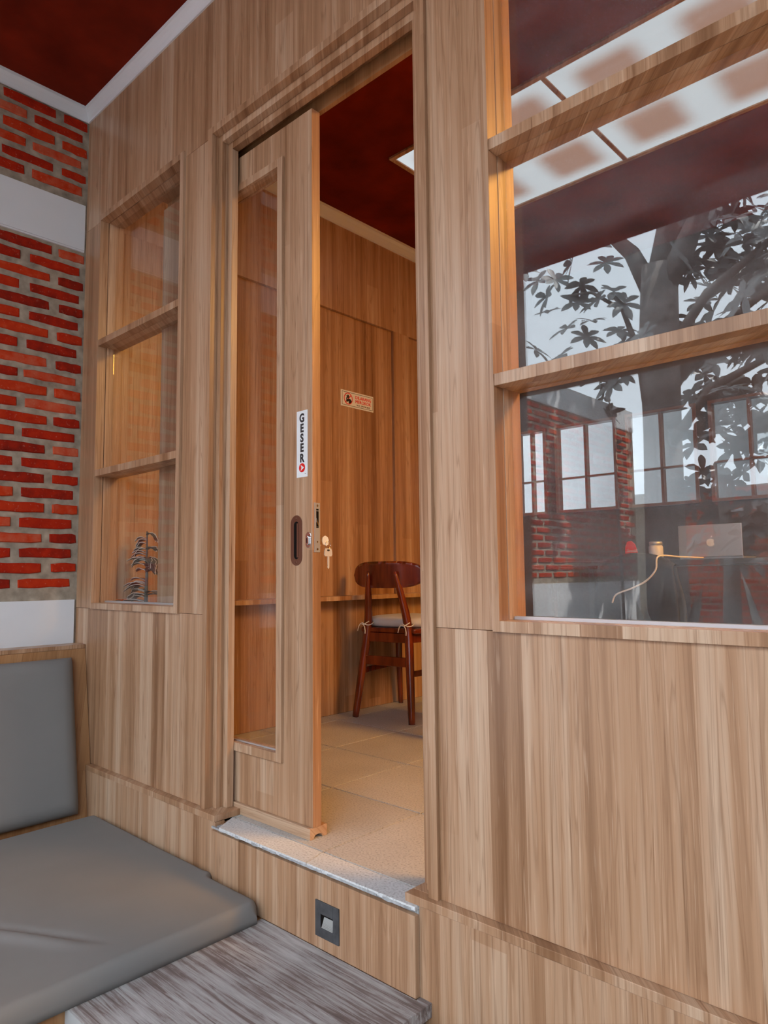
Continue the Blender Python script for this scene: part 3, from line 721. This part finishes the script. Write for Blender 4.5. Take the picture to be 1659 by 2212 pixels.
# seat cushion lying on the bench
sc = MB(); nu, nv = 150, 190; XA, XB, YA = -2.615, -1.588, -1.62
def sstep(a, b_, x): t_ = max(0, min(1, (x-a)/(b_-a))); return t_*t_*(3-2*t_)
def yback(x): return -.020 - .017*sstep(-1.856, -1.826, x) + .005*math.exp(-((x+1.860)/.010)**2) - .02*sstep(-1.63, -1.588, x)**2
crease = [(-2.35,-.86),(-2.10,-.665),(-1.944,-.573),(-1.832,-.510),(-1.724,-.450),(-1.655,-.410)]
def cdist(x, y):
    best = 9; sd = 0
    for (a, b_), (c_, d_) in zip(crease[:-1], crease[1:]):
        L2 = (c_-a)**2+(d_-b_)**2; t_ = max(0, min(1, ((x-a)*(c_-a)+(y-b_)*(d_-b_))/L2)); px, py = a+t_*(c_-a), b_+t_*(d_-b_)
        d0 = math.hypot(x-px, y-py)
        if d0 < best: best = d0; sd = (c_-a)*(y-b_)-(d_-b_)*(x-a)
    return best*(1 if sd > 0 else -1)
TOPH = .056
def sfront(a, b_):
    u, v = .5-.5*math.cos(PI*a), .5-.5*math.cos(PI*b_)
    x = XA+(XB-XA)*u; yb = yback(x); y = YA+(yb-YA)*v
    dx = min(x-XA, XB-x); dy = min(y-YA, yb-y); r_ = .024
    e = min(1, dx/r_); g = min(1, dy/r_)
    k = math.sqrt(max(0, 1-(1-e)**2))*math.sqrt(max(0, 1-(1-g)**2))
    z = PLT + TOPH*(.30+.70*k)
    d = cdist(x, y); fade = 1-sstep(-1.84, -1.655, x)
    z += k*fade*(.010*math.exp(-((d+.022)/.022)**2) - .009*math.exp(-((d-.006)/.012)**2))
    z += k*.0035*noise.noise(Vector((x*3.1, y*3.1, 1.7)))
    return (x, y, z)
sc.grid(sfront, nu, nv); f0 = len(sc.v)
def sback(a, b_):
    x, y, z = sfront(a, b_); return (x, y, PLT+.0005)
sc.grid(sback, nu, nv); seam(sc, 0, f0, nu, nv)
o = obj('seat_cushion', sc, M['cloth_grey']); tag(o, 'large flat grey padded seat cushion with a crease, lying on the bench', 'cushion'); at_base(o)

pf = thing('wooden_platform', 'weathered grey wood step platform below the doorway', 'platform', (-1.33, -.28, GND))
m = MB(); m.box(-1.604+1.33, -1.0255+1.33, -.5510+.28, -.0290+.28, PLT-.030-GND, PLT-GND); m.box(-1.0575+1.33, -1.0255+1.33, -.0290+.28, -.0140+.28, PLT-.030-GND, PLT-GND); obj('deck_board', m, M['grey'], pf, .0012)
m = MB(); m.box(-1.600+1.33, -1.030+1.33, -.5470+.28, -.0300+.28, 0, PLT-.0305-GND); obj('side_board', m, plain('dark_brown_board', (.11,.075,.06), .6, noise_amt=.3, scale=9), pf, .001)
m = MB(); m.box(-1.604+1.33, -1.0255+1.33, -.5540+.28, -.5513+.28, PLT-.034-GND, PLT-.0006-GND); obj('front_edging', m, plain('pale_grey_edging', (.42,.42,.42), .6), pf)

sl = thing('step_light', 'square dark recessed step light in the wooden riser board', 'light', (-1.3412, -.0285, -.1603))
hw = .0432
z0_, z1_ = .0, .0852
m = MB(); wl_, wh = .022, .0205
ZB, ZT = z0_, z1_
ix0, ix1, iz0, iz1 = -.0235, .0220, ZB+.024, ZT-.030
m.box(-.0428, ix0, -.004, 0, ZB, ZT); m.box(ix1, .0428, -.004, 0, ZB, ZT); m.box(ix0, ix1, -.004, 0, ZB, iz0); m.box(ix0, ix1, -.004, 0, iz1, ZT)
obj('cover_plate', m, M['darkmetal'], sl, .0012)
m = MB(); m.box(ix0, ix1, -.0006, -.0001, iz0, iz1); obj('recess_shade', m, M['black'], sl)  # black backing sheet paints shade between the lens ribs
m = MB(); HL = (iz1-iz0)*.86
for k in range(8):
    a = iz0 + HL*k/8; d = HL/8; w0 = ix0+.004+.0085*k/8
    m.prism([(w0, a), (ix1-.0015, a), (ix1-.0015, a+d*.62), (w0+.0006, a+d*.62)], 1, -.0036+.0003*k, -.0008)
    m.prism([(w0, a+d*.62), (ix1-.0015, a+d*.62), (ix1-.0015, a+d), (w0+.0009, a+d)], 1, -.0016, -.0008)
obj('ribbed_lens', m, M['lens'], sl)

# ------------------------------------------------------------------ plant behind the small window
st = thing('plant_stand', 'slim stand carrying the silvery plant in the corner behind the small window', 'plant stand', (-2.635, .172, 0))
m = MB(); m.lathe([(0,.52),(.075,.52),(.08,.53),(.08,.545),(0,.545)]); obj('stand_top', m, M['bench'], st)
for k in range(3):
    a = 2*PI*k/3+.3; m = MB(); m.tube([(.07*math.cos(a), .07*math.sin(a), 0), (.05*math.cos(a), .05*math.sin(a), .52)], .009, 8); obj('leg', m, M['bench'], st)
pl = thing('potted_plant', 'silvery dark-leaved plant with an orange bloom behind the small corner window', 'plant', (-2.635, .172, .545))
m = MB(); m.lathe([(0,0),(.045,0),(.062,.075),(.066,.08),(.058,.082),(.05,.07),(0,.07)]); obj('pot', m, M['pot'], pl)
lf = MB(); ed = MB(); bl_ = MB(); rp = random.Random(5)
def leaf_strip(mb, edge, o, az, ln, w, rise, droop, n=9, wob=.0):
    o = Vector(o); d = Vector((math.cos(az), math.sin(az), 0)); s_ = Vector((-math.sin(az), math.cos(az), 0)); b0 = len(mb.v); eL = []
    for i in range(n+1):
        t_ = i/n; p = o + d*ln*t_ + Vector((0,0,1))*(rise*t_-droop*t_*t_); ww = w*math.sin(PI*min(1, .08+.92*t_))**.8*(1-.3*t_)
        k = wob*math.sin(t_*22+az*3)
        mb.v += [tuple(p-s_*(ww+k)+Vector((0,0,.25*ww))), tuple(p), tuple(p+s_*(ww+k)+Vector((0,0,.25*ww)))]; eL.append(p+s_*(ww+k)+Vector((0,0,.25*ww+.0015)))
    for i in range(n):
        for j in range(2): a = b0+i*3+j; mb.f.append((a, a+3, a+4, a+1)); mb.sm.append(True)
    if edge is not None: edge.tube(eL, .0016, 5)
for k in range(44):
    lv = rp.random(); az = rp.choice([PI+.35, PI+.25, .1]) + rp.uniform(-.45, .35); z_ = .07+.29*lv
    ln = (.150-.085*lv)*rp.uniform(.75, 1.0); ky = abs(math.sin(az)); ln *= (1-.25*ky)
    leaf_strip(lf, ed, (0, 0, z_), az, ln, .021*(1-.35*lv), .035, .06*rp.uniform(.5,1.3), wob=.003)
st_ = MB(); st_.tube([(0,0,.05),(.004,0,.2),(0,.0,.37)], [.009,.006,.003], 8)
obj('stem', st_, M['leafdark'], pl); obj('leaves', lf, M['silverleaf'], pl, solid=.0012); obj('leaf_edges', ed, M['leafedge'], pl)
for k in range(9): leaf_strip(bl_, None, (-.10, -.045, .085), 2*PI*k/9, .036, .009, .03, .02)
obj('bloom', bl_, M['bloom'], pl, solid=.0015)

# ------------------------------------------------------------------ table by the big window inside the room
tbx, tby = -1.35, 2.50
T = thing('side_table', 'dark rectangular table inside the room behind the big window', 'table', (tbx, tby, 0))
m = MB(); m.box(-.75, .80, -.22, .36, .76, .79); obj('tabletop', m, M['table'], T, .003)
for sx in (-1, 1):
    for sy in (-1, 1):
        m = MB(); m.box(.02+sx*.70-.02, .02+sx*.70+.02, .07+sy*.25-.02, .07+sy*.25+.02, 0, .76); obj('leg', m, M['table'], T)
lp_ = thing('laptop', 'open silver laptop on the dark table, its lid towards the window', 'laptop', (-1.225, 2.50, .79))
m = MB(); m.box(-.155, .155, .0, .215, 0, .014); obj('keyboard_base', m, M['laptop'], lp_, .003)
m = MB(); ln_ = .165; lean = .02
m.prism([(-.155, .012), (.155, .012), (.155, .012+ln_), (-.155, .012+ln_)], 1, -.006, .0); lid = obj('lid', m, M['laptop'], lp_, .003)
em = MB(); pts = []
for k in range(36):
    a = 2*PI*k/36; r_ = .0215*(1-.10*math.cos(2*a)*0-.10*max(0, math.sin(a))**8*1.4-.07*max(0, -math.sin(a))**10)
    x, z = r_*math.cos(a)*.92, r_*math.sin(a)
    d = math.hypot(x-.0255, z-.003)
    if d < .0115: x, z = .0255-.0115*(.0255-x)/d, .003+.0115*(z-.003)/d
    pts.append((.005+x, .085+z))
em.prism(pts, 1, -.0068, -.0062)
em.prism([(.006,.108),(.008,.116),(.014,.120),(.013,.112)], 1, -.0068, -.0062)
obj('lid_emblem', em, M['signwhite'], lid)
dc = thing('table_chair', 'dark chair at the table wearing the black jacket', 'chair', (-1.40, 2.02, 0))
m = MB(); m.box(-.20, .20, 0.0, .40, .42, .45); obj('seat', m, M['table'], dc, .01)
m = MB(); m.box(-.16, .16, -.035, -.010, .45, .79); obj('backrest', m, M['table'], dc, .01)
for sx in (-1, 1):
    for sy in (.02, .38):
        m = MB(); m.tube([(sx*.18, sy, 0), (sx*.17, sy, .42)], .014, 8); obj('leg', m, M['table'], dc)
jk = MB()
def jack(u, v):    # u across, v: down the back, over the top, down the front
    a = (u-.5)*2; w = .185*(1+.10*v) ; drop = .055*abs(a)**2.4
    if v < .46: y, z = -.050-.016*math.sin(u*17+v*3)*(.5-v), .36+(.445-drop)*(v/.46)
    elif v < .54: t_ = (v-.46)/.08; y, z = -.050+.055*t_, .805-drop+.012*math.sin(PI*t_)
    else: y, z = .005+.010*math.sin(u*15+v*5), .805-drop-(.26)*((v-.54)/.46)
    return (a*w*(1+.06*math.sin(v*9)), y, z)
jk.grid(jack, 30, 44)
o = obj('jacket', jk, M['jacket'], solid=.006)
tag(o, 'black jacket hung over the chair back behind the big window', 'jacket'); o.location = (-1.40, 2.02, 0)
rsn = thing('table_tag', 'red rounded table sign with white script standing behind the black jacket', 'sign', (-1.575, 2.36, .79))
m = MB(); m.prism([(-.032,0),(.032,0),(.030,.045),(.018,.085),(-.002,.104),(-.022,.100),(-.034,.075),(-.036,.04)], 1, -.003, .003); obj('tag_plate', m, M['signred'], rsn, .001)
text('lettering', 'Sauda', .024, M['seatpad'], rsn, (.0, -.0034, .052), FRONT, shear=.4)
m = MB(); m.box(-.03, .03, -.02, .02, 0, .005); obj('foot', m, M['signred'], rsn)
jr = thing('lidded_jar', 'pale lidded jar on the table beside the red sign', 'jar', (-1.475, 2.43, .79))
m = MB(); m.lathe([(0,0),(.034,0),(.036,.004),(.036,.07),(.030,.078),(0,.078)]); obj('body', m, M['jar'], jr)
m = MB(); m.lathe([(0,.0785),(.033,.0785),(.033,.094),(.03,.097),(0,.097)]); obj('lid', m, M['seal'], jr)
cb_ = MB(); cb_.tube(curve([(-1.505,1.955,.585),(-1.48,1.950,.625),(-1.40,1.946,.655),(-1.33,1.944,.690),(-1.285,1.944,.74),(-1.272,1.95,.80),(-1.265,2.20,.800),(-1.255,2.48,.798)], 40), .004, 6)
tag(obj('charging_cable', cb_, M['cord']), 'white charging cable draped across the black jacket', 'cable')

# ------------------------------------------------------------------ garden behind the photographer (seen mirrored in the glass)
gw = MB(); gw.box(-6, 6, -9.12, -9.02, GND, 1.9)
wg = struct('wall_garden', gw, M['mortar'], 'sunlit brick garden wall at the far end of the garden', 'wall')
gb = MB(); r9 = random.Random(9)
for k in range(28):
    z = GND+.09*k
    if z > 1.82: break
    for q in range(32):
        x = -4.2+.26*q+.13*(k % 2); gb.box(x, x+.235, -9.025, -9.008, z, z+.065)
obj('bricks', gb, M['brick'], wg)
def leaf_blade(mb, o, d, nrm, ln, w):
    o = Vector(o); d = d.normalized(); s_ = d.cross(nrm).normalized(); n_ = s_.cross(d); b0 = len(mb.v)
    for i, (t_, ww) in enumerate(((0,.12),(.3,.75),(.62,1.0),(.85,.62),(1,.02))):
        p = o+d*ln*t_-Vector((0,0,1))*ln*.22*t_*t_
        mb.v += [tuple(p-s_*w*ww+n_*w*.2*ww), tuple(p), tuple(p+s_*w*ww+n_*w*.2*ww)]
    for i in range(4):
        for j in range(2): a = b0+i*3+j; mb.f.append((a, a+3, a+4, a+1)); mb.sm.append(True)
def rosette(mb, p, r_, rnd, n=7, ln=.20):
    up = Vector((rnd.uniform(-.8,.8), rnd.uniform(-.3,1.0), rnd.uniform(.25,.9))).normalized(); a = up.orthogonal().normalized(); b_ = up.cross(a); ph = rnd.random()*6
    for k in range(n):
        t_ = ph+2*PI*k/n; d = a*math.cos(t_)+b_*math.sin(t_)+up*rnd.uniform(-.1,.45)
        leaf_blade(mb, p, d, up, ln*rnd.uniform(.75,1.1), ln*.19)
TB = (-2.45, -4.95)
tr = thing('shade_tree', 'broad-leaved tree mirrored in the big window, thick forking trunk', 'tree', (TB[0], TB[1], GND))
z = lambda h: h-GND
m = MB(); m.tube([(0,0,0),(.01,0,.5),(.0,0,1.5),(.02,.0,2.6),(.03,0,3.5),(.06,0,4.15)], [.23,.19,.175,.165,.175,.16], 18); tk = obj('trunk', m, M['bark'], tr)
rt = random.Random(21); fol = MB()
limbs = [[(.0,0,3.9),(-.18,.02,4.35),(-.50,0,4.75),(-.9,-.1,4.95)], [(.05,0,4.0),(.15,-.1,4.7),(.3,-.2,5.5),(.4,-.3,6.3)], [(.08,0,3.9),(.45,.05,4.5),(.8,.1,5.3),(1.0,.1,6.2)],
         [(.08,0,3.3),(.5,.1,3.75),(1.2,.2,4.1),(2.1,.2,4.35)], [(.05,.05,2.4),(.5,.15,2.9),(1.1,.2,3.1),(2.0,.3,3.15)], [(.02,-.05,2.9),(.35,-.3,3.5),(1.0,-.6,4.0),(1.9,-.9,4.6)],
         [(-.10,.05,2.9),(-.14,.08,3.4),(-.26,.1,3.8),(-.55,.12,4.05),(-.85,.12,4.1)]]
tips = []
for i, P in enumerate(limbs):
    r0 = (.10,.12,.11,.055,.05,.06,.035)[i]; m = MB(); n = len(P)
    m.tube(P, [r0*(1-.75*k/(n-1)) for k in range(n)], 10); obj('branch', m, M['bark'], tr)
    for k in range(1, n): tips.append(Vector(P[k]))
twg = MB()
def put(p, sp, cnt, ln=.2):
    for _ in range(cnt):
        q = Vector(p)+Vector((rt.gauss(0,sp), rt.gauss(0,sp), rt.gauss(0,sp*.8)))
        rosette(fol, q, .1, rt, 7, ln*rt.uniform(.8,1.15))
for P in limbs[1:6]:
    for k in range(2, len(P)): put(P[k], .42, 24)
for _ in range(95):
    q = (rt.uniform(.2, 3.4), rt.uniform(-1.1,.9), rt.uniform(2.3, 6.6)); rosette(fol, q, .1, rt, 7, .2)
for q in [(-1.18,.12,3.62),(-1.02,.12,3.98),(-.82,.14,3.75),(-.62,.12,3.62),(-.50,.12,3.95),(-.66,.12,4.15),(-.95,.1,4.3),(-1.15,.1,4.35),(-.42,.12,3.3),(-.55,.14,3.38),(-.30,.12,3.60),(-.38,.15,3.10),(-.44,.12,2.82),(-.28,.12,3.35),(-.75,.12,4.4),(-.5,.12,4.5),(-1.3,.1,4.5),(-.4,.1,4.3),(-1.05,.1,4.15),(-.72,.1,4.0),(-.9,.12,3.5),(-.58,.1,3.78),(-.25,.12,3.85),(-.34,.1,4.0),(-.48,.1,3.0),(-.30,.1,3.2),(-.26,.1,3.48),(-.62,.12,3.2)]:
    rosette(fol, q, .1, rt, 7, .19)
obj('foliage', fol, M['leaf'], tr)
# slim sapling shoots
sp_ = thing('sapling', 'slim young shoot with small leaf clusters beside the shade tree, mirrored in the window', 'sapling', (-2.625, -4.45, GND))
m = MB(); m.tube([(0,0,0),(-.02,0,1.6),(-.05,0,2.7),(-.10,0,3.1)], [.014,.012,.008,.005], 6); m.tube([(-.03,0,2.35),(-.08,0,2.55),(-.13,0,2.62)], .004, 5); obj('stem', m, M['bark'], sp_)
m = MB()
for q in [(-.10,0,3.1),(-.13,0,2.62),(-.05,0,2.72),(-.04,0,2.45)]: rosette(m, q, .1, rt, 6, .11)
obj('leaves', m, M['leaf'], sp_)
# bushier trees further back
def bush_tree(loc, label, seed, w, h0, h1, cnt):
    t = thing('garden_tree', label, 'tree', (loc[0], loc[1], GND), 0, 'dense trees at the end of the garden'); rd = random.Random(seed)
    m = MB(); m.tube([(0,0,0),(.05,0,1.4),(0,.1,h0+1.2)], [.12,.09,.05], 10); obj('trunk', m, M['bark'], t)
    m = MB()
    for _ in range(cnt):
        u = rd.random(); a = rd.random()*2*PI; r_ = w*math.sqrt(rd.random())*(1-.5*abs(2*u-1)**2)
        rosette(m, (r_*math.cos(a), r_*.6*math.sin(a), h0+(h1-h0)*u), .1, rd, 6, .27)
    obj('foliage', m, M['leafdark'], t); return t
bush_tree((-2.75, -7.6), 'dense dark tree behind the shade tree trunk, mirrored in the window', 31, .72, 1.4, 6.6, 190)
bush_tree((-.70, -7.9), 'dense dark tree in the middle of the garden end', 32, .82, 1.1, 6.8, 260)
bush_tree((1.6, -7.9), 'dense dark tree at the right of the garden end', 33, .90, .9, 6.8, 260)
# low broad-leaved plants at the terrace edge
def broad(loc, label, seed, s_):
    t = thing('broadleaf_plant', label, 'plant', (loc[0], loc[1], GND), 0, 'broad-leaved plants at the terrace edge'); rd = random.Random(seed); m = MB()
    for k in range(22):
        az = rd.random()*2*PI; ln = s_*rd.uniform(.55, 1.0); leaf_strip(m, None, (0,0,.0), az, ln*.20, ln*.062, ln*1.15, ln*.22, 10)
    obj('leaves', m, M['leafdark'], t, solid=.002); return t
for i, (x, lab) in enumerate(((-1.75, 'beside the shade tree'), (-1.05, 'second from the shade tree'), (-.35, 'third from the shade tree'), (.35, 'fourth from the shade tree'))):
    broad((x, -3.05-.1*(i % 2)), 'broad-leaved plant at the terrace edge, ' + lab, 41+i, 1.45)

# ------------------------------------------------------------------ light
w = bpy.data.worlds.new('overcast_sky'); S.world = w; w.use_nodes = True
bg = w.node_tree.nodes['Background']; bg.inputs[0].default_value = (.83,.95,1.06,1); bg.inputs[1].default_value = 7.8
su = bpy.data.lights.new('sun', 'SUN'); su.energy = 24; su.angle = .0095; su.color = (1,.97,.93)
so = bpy.data.objects.new('sun', su); C.objects.link(so); so.rotation_euler = Vector((-.43,.16,-.89)).to_track_quat('-Z','Y').to_euler(); so.location = (3,-6,8)
for i, x in enumerate((.73, 1.55, 2.38)):  # unseen warm fill lights, added to brighten the room
    la = bpy.data.lights.new('warm_fill', 'AREA'); la.shape = 'RECTANGLE'; la.size = .75; la.size_y = .75; la.energy = 74; la.color = (1,.46,.06)
    lo = bpy.data.objects.new('warm_fill', la); C.objects.link(lo); lo.location = (x, 1.57, CEIL-.02)

# ------------------------------------------------------------------ camera
cd = bpy.data.cameras.new('camera'); cam = bpy.data.objects.new('camera', cd); C.objects.link(cam); S.camera = cam
cd.sensor_fit = 'HORIZONTAL'; cd.sensor_width = 36; cd.lens = 36*1516.7/1659; cd.clip_start = .02
ya, pi_, ro = .7498, .0885, -.0108
fwd = Vector((-math.sin(ya)*math.cos(pi_), math.cos(ya)*math.cos(pi_), math.sin(pi_))); rg = Vector((math.cos(ya), math.sin(ya), 0)); up = rg.cross(fwd)
r_ = rg*math.cos(ro)+up*math.sin(ro); u_ = -rg*math.sin(ro)+up*math.cos(ro)
mw = Matrix((r_, u_, -fwd)).transposed().to_4x4(); mw.translation = (0, -1.25, .7315); cam.matrix_world = mw

S.view_settings.view_transform = 'Standard'; S.view_settings.look = 'None'; S.view_settings.gamma = 1; S.view_settings.exposure = 0
try: S.view_settings.use_curve_mapping = False
except Exception: pass
S.cycles.use_denoising = True
S.cycles.max_bounces = 10; S.cycles.diffuse_bounces = 5; S.cycles.transparent_max_bounces = 16; S.cycles.sample_clamp_indirect = 8
